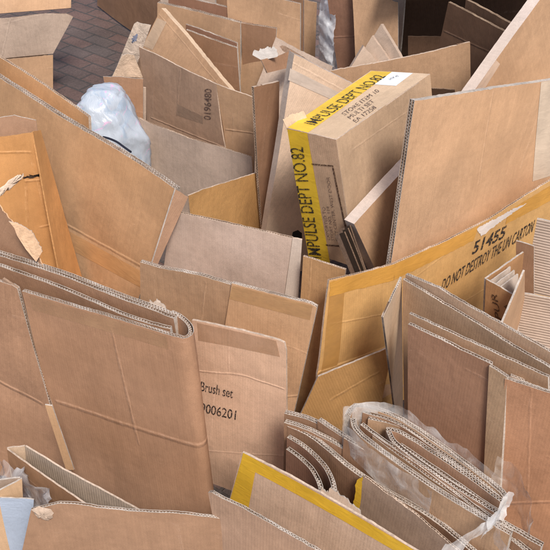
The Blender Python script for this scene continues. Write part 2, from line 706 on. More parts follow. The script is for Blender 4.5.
def film(pts, h, mat, name, amp=.006, seed=1, down=(0, 0, -1), cell=.008, parent=None, rag=.008, flare=0):
    s = Bent(pts, down, 0)
    nu = int(s.L[-1] / cell) + 2
    nv = int(h / cell) + 2
    U, V = np.meshgrid(np.linspace(0, s.L[-1], nu), np.linspace(0, h, nv))
    jag = rag * np.sin(U[0] * 60 + 2 * np.sin(U[0] * 25)) * rng.uniform(.5, 1, nu)
    V = V + jag[None] * (1 - V / h)
    P, N = s.F(U, V)
    P = P + N * (flare * (1 - V / h))[..., None]
    P = P + crumple(P, amp, 18, seed)
    mb = MB()
    mb.grid(P, np.stack([U, V], -1), 0, True)
    return finish(mb, name, [mat], parent)


# ------------------------------------------------------------------ ground
def make_ground():
    k = NT('brick_paving')
    g = k.n('ShaderNodeTexCoord').outputs['Object']
    p = k.mapped(g, rot=(0, 0, math.radians(38)))
    br = k.n('ShaderNodeTexBrick')
    br.offset = .5
    k.l(p, br.inputs['Vector'])
    br.inputs['Scale'].default_value = 1
    br.inputs['Brick Width'].default_value = .17
    br.inputs['Row Height'].default_value = .085
    br.inputs['Mortar Size'].default_value = .006
    br.inputs['Mortar Smooth'].default_value = .3
    br.inputs['Color1'].default_value = (.140, .085, .072, 1)
    br.inputs['Color2'].default_value = (.108, .086, .080, 1)
    br.inputs['Mortar'].default_value = (.078, .066, .062, 1)
    v = k.math('ADD', k.rng(k.noise(g, 3, 4, .6), .3, .7, .75, 1.25), k.rng(k.noise(g, 90, 3, .7), .3, .7, -.2, .2))
    k.l(k.scale_col(br.outputs['Color'], v), k.b.inputs['Base Color'])
    bm = k.n('ShaderNodeBump', Strength=.8, Distance=1.0)
    k.l(k.math('ADD', k.math('MULTIPLY', br.outputs['Fac'], -.006), k.math('MULTIPLY', k.noise(g, 60, 4, .7), .004)), bm.inputs['Height'])
    k.l(bm.outputs[0], k.b.inputs['Normal'])
    k.b.inputs['Roughness'].default_value = .7
    mb = MB()
    x = np.array([-60, 60.])
    X, Y = np.meshgrid(x, x)
    P = np.stack([X, Y, X * 0], -1)
    mb.grid(P, np.stack([X, Y], -1), 0)
    o = finish(mb, 'ground', [k.m])
    o['kind'] = 'structure'
    o['label'] = 'dark red and grey brick paving under the pile'


make_ground()

# ================================================================== FAR ROW
# open carton, far left
c1, s1 = panel([(-20, 62), (53, 55)], .26, (-20, 100), (53, 92), TAN, th=.005, name='front_wall', amp=.001, edge=M_EDGE_DK)
c2, s2 = panel([(-20, 20), (8, 18), (40, 14), (66, 14), (73, 17)], .41, (-20, 61), (53, 54), GREY, lean=-4, ext=False, th=.006, name='front_flap',
               creases=[(10, 20, 2, 56)], edge=M_EDGE_LT)
c3, s3 = panel([(-30, -28), (72, -25)], .54, (-30, 16), (71, 8), TAN, lean=35, ext=False, th=.005, name='back_flap', fl='tr', edge=M_EDGE_LT)
c4, _ = panel([(51, 60), (47, 46)], .225, (51, 92), (47, 66), TAN, th=.005, fl='', name='side_wall', amp=.0008)
c5, _ = panel([(-20, 50), (47, 45)], .225, (-20, 70), (47, 66), TAN, th=.005, fl='', name='back_wall', amp=.0008)
thing('open_carton', [c1, c2, c3, c4, c5], 'open brown carton with a cream back flap standing alone on the brick paving', 'cardboard box')

# big shaded board, behind
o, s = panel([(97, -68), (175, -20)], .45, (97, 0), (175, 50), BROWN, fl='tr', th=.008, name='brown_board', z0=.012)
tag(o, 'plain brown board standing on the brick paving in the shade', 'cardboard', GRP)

# open box top right, recess shade put into its dark board colour
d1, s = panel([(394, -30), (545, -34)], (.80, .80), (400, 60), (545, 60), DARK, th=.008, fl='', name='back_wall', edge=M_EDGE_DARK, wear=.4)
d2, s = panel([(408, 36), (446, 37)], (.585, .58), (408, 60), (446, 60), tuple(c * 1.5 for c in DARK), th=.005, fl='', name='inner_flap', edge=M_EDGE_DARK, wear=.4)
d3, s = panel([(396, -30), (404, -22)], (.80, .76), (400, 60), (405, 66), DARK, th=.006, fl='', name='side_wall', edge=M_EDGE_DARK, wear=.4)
d4, s = panel([(388, -34), (560, -38)], (.85, .85), (384, -9), (575, -9), DARK, lean=82, ext=False, th=.006, fl='', name='added_shade_lid', edge=M_EDGE_DARK, wear=.4)  # unseen lid, added to keep sun and sky out of the recess
thing('dark_carton', [d1, d2, d3, d4], 'open box at the back of the pile, shade put into its dark brown, under an added lid', 'cardboard box')
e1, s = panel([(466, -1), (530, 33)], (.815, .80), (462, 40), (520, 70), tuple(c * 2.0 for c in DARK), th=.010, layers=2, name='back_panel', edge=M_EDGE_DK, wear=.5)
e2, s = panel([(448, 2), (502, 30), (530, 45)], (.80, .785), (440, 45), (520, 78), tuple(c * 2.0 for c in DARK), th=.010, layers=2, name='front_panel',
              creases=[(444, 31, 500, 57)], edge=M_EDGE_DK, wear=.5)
thing('flattened_carton', [e1, e2], 'dark brown flattened carton with two fluted edges behind the big diagonal slab', 'cardboard box', GRP)

# boards at the top, centre
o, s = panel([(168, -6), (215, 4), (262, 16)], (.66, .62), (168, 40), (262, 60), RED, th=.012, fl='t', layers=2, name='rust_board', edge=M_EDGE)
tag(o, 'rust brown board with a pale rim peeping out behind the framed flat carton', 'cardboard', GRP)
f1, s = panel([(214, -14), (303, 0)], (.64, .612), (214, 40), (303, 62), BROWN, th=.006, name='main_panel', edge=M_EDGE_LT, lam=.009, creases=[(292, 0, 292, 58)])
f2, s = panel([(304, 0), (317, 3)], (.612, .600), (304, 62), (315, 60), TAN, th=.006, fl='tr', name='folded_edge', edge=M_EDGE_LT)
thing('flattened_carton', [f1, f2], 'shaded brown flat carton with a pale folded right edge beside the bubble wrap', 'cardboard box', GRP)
o, s = panel([(276, 37), (300, 50), (332, 66)], (.575, .55), (270, 52), (328, 85), GREY, lean=35, th=.005, name='grey_board', edge=M_EDGE_LT, creases=[(280, 46, 326, 74)])
tag(o, 'grey brown board lying slanted behind the tape topped cream board', 'cardboard', GRP)

FR, s = panel([(157, 3), (198, 12), (240, 23)], (.63, .60), (157, 60), (240, 96), TAN, th=.018, name='back_panel', layers=2, edge=M_EDGE)
FR2, s = panel([(186, 30), (237, 48)], (.608, .575), (186, 70), (240, 96), BROWN, th=.009, name='front_panel', edge=M_EDGE, amp=.003)
FR4, s = panel([(186, 24), (237, 43)], (.608, .578), (186, 70), (240, 96), RED, th=.007, name='middle_panel', edge=M_EDGE, amp=.003)
FR3, s = panel([(241, 23), (276, 29)], (.596, .59), (243, 94), (272, 100), BROWN, th=.012, fl='tl', name='side_panel', edge=M_EDGE)
thing('flattened_carton', [FR, FR2, FR4, FR3], 'flat carton with pale rims and a rust inner panel behind the slim leaning carton', 'cardboard box', GRP)

D, sD = panel([(161, 8), (233, 92)], (.69, .478), (142, 46), (205, 120), TAN, lean=24, th=.026, fl='', name='slim_carton', ext=True, edge=card(CREAM), creases=[(158, 14, 225, 92, .003, .001)])
tag(D, 'slim flat carton leaning with a pale edge sloping down to the right', 'cardboard box', GRP)
patch(sD, [(157, 18), (166, 22), (152, 50), (143, 46)], tape_mat((.50, .36, .25), .25), D, 'tape_strip')

# torn white scalloped paper
o, s = panel([(252, 55), (254, 50), (258, 51), (260, 48), (264, 49), (267, 46), (271, 48), (274, 46), (277, 49), (278, 56)], .63, (261, 60), (277, 57),
             (.78, .74, .70), ext=False, th=.003, fl='', name='torn_paper', bot=[(268, 59)], mat=M_WHITE, rag=.003, cell=.005)
o2, s2 = panel([(261, 60), (281, 55), (292, 50)], (.625, .60), (267, 73), (296, 66), BROWN, ext=False, th=.005, fl='tl', name='torn_flap', edge=M_EDGE_LT, lean=25)
thing('torn_scrap', [o, o2], 'torn scrap with a scalloped white paper edge by the cream board', 'paper scrap')

# right of centre top: wrapped roll, reddish board, pale strips
pts = [at_t(321, -6, 3.75), at_t(326, 8, 3.70), at_t(333, 22, 3.64), at_t(337, 36, 3.60)]
fm = film_mat((.90, .91, .93), .75)
a = film([at_t(320, -8, 3.78), at_t(329, -6, 3.68), at_t(337, -4, 3.64), at_t(341, -3, 3.70)], .30, fm, 'outer_layer', .005, 4)
b = film([at_t(319, 10, 3.72), at_t(328, 12, 3.66), at_t(335, 14, 3.63)], .22, fm, 'inner_layer', .004, 9)
thing('bubble_wrap', [a, b], 'crumpled clear plastic wrap hanging between two boards at the back', 'plastic wrap')
o, s = panel([(326, -15), (392, -15)], (.75, .79), (334, 46), (351, 66), RED, th=.012, fl='r', name='rust_board', edge=M_EDGE_LT, creases=[(330, 38, 360, 36)])
tag(o, 'rust coloured board with a pale slanting right edge', 'cardboard', GRP)
k = [((364, 46), (386, 72), .64, 'inner'), ((372, 36), (396, 70), .66, 'middle'), ((381, 24), (404, 62), .69, 'outer')]
lab = ['pale strip of board, lowest and nearest of three behind the rust coloured board',
       'pale strip of board, middle of three behind the rust coloured board',
       'pale strip of board, highest of three behind the rust coloured board']
for (p0, p1, zz, w), L in zip(k, lab):
    o, s = panel([p0, p1], (zz, zz - .10), (p0[0] - 12, p0[1] + 20), (p1[0] - 10, p1[1] + 20), GREY, th=.018, fl='', name='pale_strip', lean=25, ext=True, edge=card(GREY))
    tag(o, L, 'cardboard', 'pale board strips behind the rust coloured board')
o, s = panel([(395, -10), (405, 0)], (.72, .70), (385, 40), (399, 58), GREY, th=.006, fl='', name='grey_board')
tag(o, 'grey board standing edge on at the mouth of the dark box', 'cardboard', GRP)

HB, s = panel([(330, 71), (372, 64), (420, 54), (470, 42)], (.713, .765), (330, 110), (471, 92), TAN, th=.006, fl='r', name='long_board', edge=M_EDGE_LT, amp=.003)
tag(HB, 'long plain tan board behind the yellow striped box', 'cardboard', GRP)
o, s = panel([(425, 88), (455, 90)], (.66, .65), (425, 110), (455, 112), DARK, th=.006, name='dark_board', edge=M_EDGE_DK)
tag(o, 'small dark board in the gap between yellow striped box and big slab', 'cardboard', GRP)

# ================================================================== numbered board, grey curved board, bag
EB, sE = panel([(139, 47), (158, 55), (190, 72), (216, 84)], (.62, .606), (146, 116), (226, 165), (.44, .29, .20), th=.005, fl='', name='main_panel', edge=M_EDGE_LT, amp=.003,
               creases=[(180, 70, 176, 116, .003, .0015), (150, 118, 228, 150)])
EB2, sE2 = panel([(216.5, 84), (255, 98)], (.606, .595), (226, 150), (254, 150), TAN, th=.005, fl='', name='side_panel', edge=M_EDGE_LT, creases=[(225, 130, 254, 134)])
patch(sE, [(177, 104), (203, 116), (203, 124), (176, 115)], tape_mat((.42, .30, .22), .2, alpha=.6), EB, 'tape_patch')
text(sE, '0196480', (211, 120), (212, 89), (204, 119), M_INK_FAINT, EB, bold=.01)
thing('flattened_carton', [EB, EB2], 'shaded brown flat carton stamped with a faint vertical number', 'cardboard box', GRP)

o, s = panel([(119, 108), (134, 116), (152, 124), (172, 131), (190, 138), (222, 147), (251, 157)], (.43, .41), (136, 158), (254, 200), (.57, .445, .365), th=.005, fl='t', name='grey_board', edge=M_EDGE_LT, amp=.004)
tag(o, 'curved grey board with a pale top edge right of the white bag', 'cardboard', GRP)
o, s = panel([(119, 90), (122, 87), (146, 88)], (.50, .50), (128, 122), (146, 122), GREY, th=.005, fl='', name='small_flap', edge=M_EDGE_LT)
tag(o, 'small upright grey flap between the white bag and the numbered carton', 'cardboard', GRP)
o, s = panel([(103, 77), (120, 77), (143, 79)], (.55, .545), (108, 100), (143, 104), BROWN, th=.005, fl='', name='small_board', lean=10)
tag(o, 'small brown board with a torn top right above the white bag', 'cardboard', GRP)

# crumpled torn paper
ga, sG = panel([(134, 24), (137, 22), (143, 24), (151, 25)], .68, (113, 76), (138, 62), (.60, .50, .42), ext=False, th=.003, fl='', name='upper_strip', mat=paper((.58, .47, .38), 'creased_paper', .5, .3, 25, .012), bot=[(125, 66)])
gb, s = panel([(122, 56), (127, 54), (134, 55)], .60, (112, 77), (143, 78), (.6, .45, .33), ext=False, th=.003, fl='', name='lower_wing', mat=paper((.60, .45, .33), 'creased_paper', .5, .25, 20, .010), amp=.006)
poly_patch(sG, [(133, 36), (138, 34), (137, 40), (132, 43)], paper((.20, .22, .30), 'print'), ga, 'printed_mark')
thing('torn_tape', [ga, gb], 'twisted strip of torn cream packing paper standing above the white bag', 'paper scrap')


def make_bag():
    k = NT('white_plastic_bag')
    g = k.n('ShaderNodeTexCoord').outputs['UV']
    a = k.noise(g, 3.2, 4, .6, 1.0)
    col = k.mix(k.rng(a, .5, .62, 0, .55), (.45, .51, .59), (.31, .42, .56))
    b = k.noise(k.mapped(g, loc=(4, 2, 0), scale=(1, 2.4, 1)), 5, 3, .6, .6)
    col = k.mix(k.rng(b, .60, .68, 0, .7), col, (.72, .40, .62))
    k.l(col, k.b.inputs['Base Color'])
    k.b.inputs['Roughness'].default_value = .25
    k.b.inputs['Subsurface Weight'].default_value = 0
    w = k.noise(k.mapped(g, scale=(3, 1, 1)), 7, 5, .6, 1.4)
    bm = k.n('ShaderNodeBump', Strength=.7, Distance=1.0)
    k.l(k.math('MULTIPLY', w, .0025), bm.inputs['Height'])
    k.l(bm.outputs[0], k.b.inputs['Normal'])
    c = at_t(97, 112, 3.34)
    n, m = 120, 90
    th = np.linspace(0, 2 * math.pi, n)
    ph = np.linspace(.0, math.pi, m)
    TH, PH = np.meshgrid(th, ph)
    r = np.stack([np.sin(PH) * np.cos(TH), np.sin(PH) * np.sin(TH), np.cos(PH)], -1)
    zc = c[2] * .52
    R = np.array([.138, .14, zc + .070])
    rg = np.random.default_rng(17)
    nn = rg.normal(0, 1, (34, 3))
    nn /= np.linalg.norm(nn, axis=1)[:, None]
    dd = rg.uniform(.80, 1.0, 34)
    q = np.maximum(r @ nn.T, 0) / dd
    rad = (q ** 11).sum(-1) ** (-1 / 11)
    P = r * np.clip(rad * 1.24, .5, 1.35)[..., None] * R
    P[..., 0] += c[0]
    P[..., 1] += c[1] + .03
    P[..., 2] += zc - .02
    P = P + crumple(P, .010, 6, 3) + crumple(P, .0022, 17, 8)
    P[:, -1] = P[:, 0]
    P[..., 2] = np.maximum(P[..., 2], .003)
    mb = MB()
    mb.grid(P[::-1], np.stack([TH / 3, PH], -1)[::-1], 0, True)
    o = finish(mb, 'plastic_bag', [k.m])
    tag(o, 'full pale blue white plastic bag with pink smears squeezed between the boards', 'bag')
    # drawstring
    mb = MB()
    q = [at_t(103, 137, 3.06), at_t(109, 138.5, 3.05), at_t(117, 142, 3.04), at_t(124, 147, 3.03), at_t(131, 152, 3.02)]
    s = Bent(q, (0, 0, -1), 0)
    u = np.linspace(0, s.L[-1], 40)
    C0, N = s.F(u, u * 0)
    an = np.linspace(0, 2 * math.pi, 9)
    ring = C0[:, None] + .0035 * (N[:, None] * np.cos(an)[None, :, None] + Z * np.sin(an)[None, :, None])
    mb.grid(ring, np.stack(np.meshgrid(an, u), -1), 0, True)
    kk = paper((.03, .035, .06), 'black_cord')
    finish(mb, 'black_cord', [kk], o)


make_bag()

# ================================================================== centre: vertical boards and the yellow striped box
o, s = panel([(189, 196), (205, 189), (230, 181), (262, 171)], (.49, .41), (191, 216), (262, 226), ORANGE, th=.005, fl='', name='orange_flap', edge=M_EDGE_LT, rib=.5)
tag(o, 'bright orange inner flap in the gap under the curved grey board', 'cardboard', GRP)
o, s = panel([(253, 87), (279, 81)], (.75, .72), (262, 222), (280, 222), BROWN, th=.009, fl='l', name='brown_board', edge=M_EDGE_LT, lam=.010)
tag(o, 'narrow upright brown board with a fluted left edge', 'cardboard', GRP)

UB, sU = panel([(294, 54), (325, 70), (357, 86)], (.86, .70), (267, 228), (340, 240), (.72, .54, .40), th=.030, fl='', name='cream_board', edge=card((.55, .46, .40)), amp=.002, ext=True,
               creases=[(291, 62, 352, 95, .003, .001)])
tag(UB, 'cream flat carton with a pale tape band, leaning behind the yellow striped box', 'cardboard box', GRP)
patch(sU, [(290, 68), (348, 97), (344, 105), (288, 80)], tape_mat((.66, .55, .46), .4), UB, 'tape_band')
poly_patch(sU, [(293, 232), (298, 230), (302, 233), (302, 238), (296, 240), (292, 236)], paper((.03, .03, .03), 'painted_hole'), UB, 'painted_hole', jag=.0005)  # flat dark patch painted in place of a hole's darkness

A3 = np.array([.033, 2.316, .804])
B3 = np.array([.281, 2.605, .836])
D3 = np.array([.159, 2.205, .829])
E3 = np.array([.100, 2.303, .400])
nt = nrm(np.cross(D3 - A3, B3 - A3))
nt = nt if nt[2] > 0 else -nt
nf = nrm(np.cross(D3 - A3, E3 - A3))
nf = nf if nf @ (CAM - A3) > 0 else -nf


def plane_flat(O, X, n, amp):
    return Flat(O, nrm(X - O), n, amp)


SF = plane_flat(A3, D3, nf, .0012)
STOP = Flat(A3, nrm(D3 - A3), nt, .0012)
C3uv = STOP.px(430, 74)
C3 = STOP.F(C3uv[0], C3uv[1])[0]
DB3 = D3 + (E3 - A3)
ns = nrm(np.cross(C3 - D3, DB3 - D3))
ns = ns if ns @ (CAM - D3) > 0 else -ns
SS = Flat(D3, nrm(C3 - D3), ns, .0015)


def quad(surf, pts, rgb, name, fl='', th=.004, edge=None, rib=.1, creases=()):
    uv = [np.array([(p - surf.O) @ surf.du, (p - surf.O) @ surf.dv]) for p in pts]
    m = card(rgb, surf.cr(*creases), rib)
    return board(surf, [uv[0], uv[1]], [uv[3], uv[2]], [m, edge or M_EDGE_LT], name, th, fl, 1, .0075, .0005, .01)


vf = quad(SF, [A3, D3, DB3, E3], (.52, .345, .225), 'front_face')
vt = quad(STOP, [B3, C3, D3, A3], CREAM, 'top_face')
vs = quad(SS, [D3, C3, C3 + (E3 - A3), DB3], (.48, .335, .22), 'side_face', creases=[(352, 150, 425, 100, .003, .0008)])
VB = None
YEL = tape_mat((.82, .53, .045), .34, 'yellow_tape')
bk = quad(Flat(B3, nrm(C3 - B3), -nf, .001), [B3, C3, C3 + (E3 - A3), B3 + (E3 - A3)], PEACH, 'back_face')
ls = quad(Flat(A3, nrm(B3 - A3), -ns, .001), [A3, B3, B3 + (E3 - A3), E3], PEACH, 'far_side_face')
patch(SF, [(287.6, 128.8), (307.5, 133), (331, 268), (309.5, 262)], YEL, vf, 'yellow_band')
patch(STOP, [(371.5, 71.5), (392, 72.5), (308, 132.6), (287.6, 127.8)], YEL, vt, 'yellow_band')
text(SF, 'IMPULSE DEPT NO.82', (322, 258), (303.5, 146.5), (309.5, 257), M_INK, vf, bold=.004, off=.0024)
text(STOP, 'IMPULSE DEPT NO.82', (315, 125.5), (386.5, 77.2), (303.5, 123.3), M_INK, vt, bold=.004, off=.0024)
text(STOP, 'STORE ITEM 10\nMULTI SET\nEA 17258', (345, 116), (380, 92), (341.2, 113.6), M_INK_FAINT, vt, off=.0018)
lab_m = paper((.80, .84, .86), 'white_label', .4, .04)
patch(STOP, [(392, 72.5), (413, 73.6), (396, 86.5), (374.5, 85)], lab_m, vt, 'paper_label')
text(STOP, 'SIDE 42', (390, 81), (399, 77), (388.5, 79.8), M_INK_FAINT, vt, off=.002, name='label_text')
# printed frame on the front face
for nm, q in (('frame_line', [(312, 163), (333, 165), (333.2, 166.4), (312.2, 164.4)]), ('frame_line', [(332, 165), (333.6, 165.2), (350.5, 246), (349, 246)]),
              ('frame_line', [(326, 244), (350, 246), (350.3, 247.4), (326.3, 245.4)])):
    patch(SF, q, M_INK_BROWN, vf, nm, off=.0016)
text(SF, 'EXPORTED TO\nSTORE NO. 114\nCITY CENTER, WEST DOOR', (330.5, 240), (321, 176), (327.5, 239.6), M_INK_FAINT, vf, off=.0018)
# torn flap at the upper left corner
tf, s = panel([(283, 120), (292, 114), (304, 111)], (.815, .83), (288, 131), (309, 122), CREAM, lean=30, ext=False, th=.003, fl='', name='torn_flap', amp=.004, rag=.002, cell=.005)
thing('striped_carton', [vf, vt, vs, bk, ls, tf], 'tan carton with a yellow printed band, black lettering and a white label', 'cardboard box')

# big diagonal slab
XB, sX = panel([(354, 224), (386, 189), (410, 163), (471, 94.5), (541, -2), (560, -28)], (.61, 1.06), (385, 290), (640, 80), PEACH, lean=5, th=.036, fl='', name='diagonal_slab', ext=True,
               edge=card((.62, .52, .46), wear=.4), amp=.0015, rag=.0004)
tag(XB, 'thick flat carton slanting across the back right with a broad pale side', 'cardboard box', GRP)
patch(sX, [(472, 93), (496, 60), (500, 64), (482, 92)], tape_mat((.62, .45, .33), .4), XB, 'tape_strip')
for i, (dx, L) in enumerate(((0, 'lowest of three dark fluted scraps under the foot of the diagonal slab'), (7, 'middle of three dark fluted scraps under the foot of the diagonal slab'),
                             (14, 'topmost of three dark fluted scraps under the foot of the diagonal slab'))):
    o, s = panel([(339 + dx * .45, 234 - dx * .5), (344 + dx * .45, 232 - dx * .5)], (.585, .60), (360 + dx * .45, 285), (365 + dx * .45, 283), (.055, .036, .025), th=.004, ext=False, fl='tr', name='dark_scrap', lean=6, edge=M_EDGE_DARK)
    tag(o, L, 'cardboard', 'dark fluted scraps under the diagonal slab')

WB, sW = panel([(415, 101), (488, 90), (566, 78)], (.98, .86), (390, 262), (566, 190), PEACH, lean=5, th=.017, fl='l', layers=2, name='wide_board', edge=M_EDGE, creases=[(494, 91, 480, 185, .003, .0014)], amp=.0045, lam=.008)
tag(WB, 'wide peach board with a dark fluted left edge in front of the diagonal slab', 'cardboard', GRP)
patch(sW, [(541, 82), (566, 78), (566, 172), (534, 182)], tape_mat((.62, .50, .38), .35), WB, 'tape_strip')

# ================================================================== left: the big orange tan carton
ia, sI = panel([(-25, 62), (60, 116), (130, 158), (176, 189)], (.85, .70), (-25, 270), (132, 318), (.50, .298, .162), lean=10, th=.020, layers=2, lam=.009, name='front_panel', amp=.0018,
               creases=[(60, 222, 152, 273, .005, .003)])
ib, s = panel([(175.5, 189.5), (188, 197)], (.70, .66), (150, 271), (155, 271), PINK, ext=False, th=.005, fl='', name='side_strip', amp=.0006)
patch(sI, [(68, 231), (149, 276), (144, 289), (66, 247)], tape_mat((.50, .27, .12), .5), ia, 'tape_strip')
thing('flattened_carton', [ia, ib], 'large orange tan flat carton with a broad fluted top edge behind the orange packet', 'cardboard box', GRP)
o, s = panel([(-25, 40), (30, 76), (88, 117)], (.86, .757), (-25, 120), (90, 160), (.53, .30, .15), lean=8, th=.010, layers=1, name='orange_board', edge=M_EDGE_LT)
tag(o, 'orange tan board just behind the broad fluted edge of the large carton', 'cardboard', GRP)

# orange wrapped packet
M_J = edge_mat((.52, .27, .11))
OR2 = (.54, .275, .105)
ja, sJ = panel([(-20, 140), (0, 136.5), (32, 132)], (.815, .815), (-20, 300), (62, 285), OR2, lean=10, th=.004, fl='', name='front_face', amp=.004, edge=M_J, rag=.0012, rib=.05, gloss=.5,
               creases=[(-10, 153, 31, 152), (30, 152, 48, 222, .004, .002), (26, 180, 28, 240, .004, .003), (25, 182, 44, 180), (40, 228, 62, 224)])
jb, s = panel([(32.5, 132), (40.5, 130)], (.815, .79), (62, 285), (82, 276), (.60, .31, .12), lean=10, th=.004, fl='', name='side_face', amp=.001, gloss=.5, edge=M_J)
jc, s = panel([(-20, 119), (0, 117), (14, 115), (36, 120.5)], (.815, .80), (-20, 170), (44, 180), PINK, lean=4, th=.004, fl='', name='inner_wall', amp=.003, rag=.001)
poly_patch(sJ, [(-4, 190), (18, 174), (24, 175), (21, 180), (2, 194), (-4, 198)], paper((.66, .52, .40), 'torn_paper', .7, .2, 30, .01), ja, 'torn_edge', jag=.002, bulge=.0015)
poly_patch(sJ, [(24, 176.5), (33, 175), (40, 174), (40, 176), (33, 177.5), (24, 178.5)], paper((.05, .03, .02), 'torn_slit', .9), ja, 'torn_slit', jag=.002)
jd, s = panel([(-6, 196), (4, 213), (13, 224), (22, 236), (34, 250), (44, 268)], (.72, .62), (-6, 300), (40, 300), BROWN, lean=20, ext=False, th=.003, fl='', name='torn_layer', amp=.005, rag=.002, cell=.006, edge=card((.66, .42, .25)))
je, s = panel([(9, 222), (16, 222), (26, 227), (34, 233), (38, 240), (42, 252)], (.73, .66), (14, 228), (36, 262), (.66, .43, .27), lean=30, ext=False, th=.003, fl='', name='torn_curl', amp=.004, rag=.003, cell=.005,
              mat=paper((.66, .44, .28), 'torn_kraft', .7, .2, 25, .01), bot=[(17, 236), (26, 250)])
thing('kraft_packet', [ja, jb, jc, jd, je], 'bright orange kraft wrapped packet with a torn front at the left', 'packet')

# ================================================================== middle row
RB, s = panel([(172, 210), (178, 213), (240, 226), (292, 238.5)], (.62, .62), (160, 300), (284, 300), (.56, .43, .355), th=.008, name='front_panel', edge=M_EDGE_LT, rib=.06)
RB2, s = panel([(292.5, 238.5), (302, 240)], (.62, .618), (284, 300), (298, 300), (.62, .52, .45), th=.006, name='folded_side', fl='', edge=M_EDGE_LT, amp=.0005)
thing('flattened_carton', [RB, RB2], 'grey lilac flat carton with a pale folded right side', 'cardboard box', GRP)

QB, sQ = panel([(140, 262), (160, 268), (200, 275), (231, 285)], (.58, .58), (140, 400), (220, 400), TAN, th=.012, layers=2, name='back_panel', creases=[(206, 282, 200, 330, .003, .0012)], lam=.008)
QB2, sQ2 = panel([(231.5, 283.5), (272, 294), (311, 303.5), (317, 307)], (.592, .585), (222, 345), (290, 430), (.62, .39, .23), th=.010, layers=2, name='front_flap', amp=.002, lam=.008,
               creases=[(262, 400, 300, 396)])
thing('flattened_carton', [QB, QB2], 'tan flat carton with a lit overlapping flap behind the brush set board', 'cardboard box', GRP)

ya, sY = panel([(303, 256), (318, 261), (345, 270)], (.60, .60), (292, 420), (330, 420), (.53, .31, .15), th=.006, fl='tr', name='side_panel', creases=[(311, 260, 303, 360, .003, .001)], edge=M_EDGE_LT)
yb, sYb = panel([(330, 281), (352, 276), (395, 263), (440, 243), (490, 218), (566, 170)], (.62, .62), (318, 374), (560, 300), (.60, .355, .14), th=.006, fl='t', name='main_panel', amp=.003,
                creases=[(318, 374, 395, 345, .006, .004), (330, 325, 390, 312, .003, .0014), (440, 318, 500, 280, .003, .001)], rib=.2, edge=M_EDGE_LT, rag=.0012)
yc, s = panel([(318, 376), (393, 346)], (.33, .40), (288, 440), (374, 440), (.44, .25, .10), lean=4, th=.006, fl='', name='lower_flap', creases=[(330, 400, 380, 372, .004, .002)], rib=.3)
TA = tape_mat((.62, .32, .07), .26)
patch(sYb, [(331, 282.5), (395, 264.5), (393, 280), (330, 297)], TA, yb, 'tape_strip', ragged=.0008)
patch(sYb, [(395, 264.5), (478, 226), (473, 240), (393, 280)], TA, yb, 'tape_strip', ragged=.0008)
patch(sYb, [(508, 211), (566, 175), (566, 192), (505, 224)], TA, yb, 'tape_strip', ragged=.0008)
patch(sYb, [(476, 228), (512, 209), (526, 203), (480, 236)], tape_mat((.72, .64, .58), .3), yb, 'torn_tape', ragged=.0015, cell=.006, off=.0014)
patch(sYb, [(330, 297), (345, 293), (338, 366), (322, 371)], tape_mat((.60, .33, .10), .35, alpha=.6), yb, 'tape_strip')
text(sYb, '51455', (471, 254), (505, 236), (472, 242.5), M_INK, yb, bold=.022, shear=.25)
text(sYb, 'DO NOT DESTROY THE UN CARTON', (440, 291), (532, 231), (442, 279), M_INK, yb, bold=.016, shear=.12, space=1.05)
thing('open_carton', [ya, yb, yc], 'orange tan carton side stamped 51455 with shiny brown tape along its top', 'cardboard box', GRP)

# PURE carton and papers
pa, sP = panel([(486, 279.5), (500, 287), (512, 294.5)], (.58, .578), (484.5, 312), (510, 345), (.50, .275, .13), th=.005, fl='', name='front_face', amp=.0008)
pb, s = panel([(486, 279), (524, 252)], (.58, .58), (484.5, 312), (520, 300), (.42, .23, .11), th=.005, fl='', name='side_face', amp=.0008)
text(sP, 'PUR', (501.5, 320), (497, 294), (495.5, 317), M_INK_BROWN, pa, bold=.012)
text(sP, 'CA', (512, 317), (509, 304), (506.5, 316), M_INK_BROWN, pa, bold=.012)
thing('small_carton', [pa, pb], 'small brown carton with dark sideways lettering at the right', 'cardboard box')
for i, L in enumerate(('white paper sheet nearest the small carton front at the right', 'white paper sheet deeper in the small lettered carton at the right',
                       'white paper sheet at the very back of the small lettered carton')):
    o, s = panel([(491 + i * 4, 281 + i * 3.6), (511 + i * 4, 267 + i * 3.6)], (.575 - i * .008, .578 - i * .008), (491 + i * 4, 310), (511 + i * 4, 300), (.6, .52, .46), th=.004, fl='', name='paper_sheet', mat=paper((.50, .41, .34), 'sheet', .6, .3), lean=8, amp=.003)
    tag(o, ('front', 'middle', 'back')[2 - i] + ' one of three pale sheets standing in the small lettered carton', 'paper', 'sheets in the small lettered carton')
o, s = panel([(516, 241), (534, 246)], (.60, .60), (516, 290), (534, 290), BROWN, th=.005, fl='', name='brown_flap')
tag(o, 'small brown flap behind the ribbed panel, above the small lettered carton', 'cardboard', GRP)

raw = card((.54, .425, .345), rib=1.0, ribdir=1, lam=.0085, wear=.5)
ra, sR = panel([(537, 219), (560, 224), (600, 232)], (.66, .66), (524, 292), (600, 306), GREY, th=.006, fl='', name='upper_panel', ext=False, mat=raw, amp=.002)
rb, s = panel([(524, 293.5), (555, 300), (600, 308)], (.50, .50), (514, 345), (600, 400), GREY, th=.006, fl='', name='lower_panel', ext=True, mat=raw, amp=.002)
rc, s = panel([(503, 322), (514, 296), (525, 270)], (.605, .635), (506, 345), (524.5, 300), PEACH, th=.005, fl='', name='side_flap', amp=.001)
thing('ribbed_panel', [ra, rb, rc], 'pale folded panel with bare horizontal ribs at the right', 'cardboard')

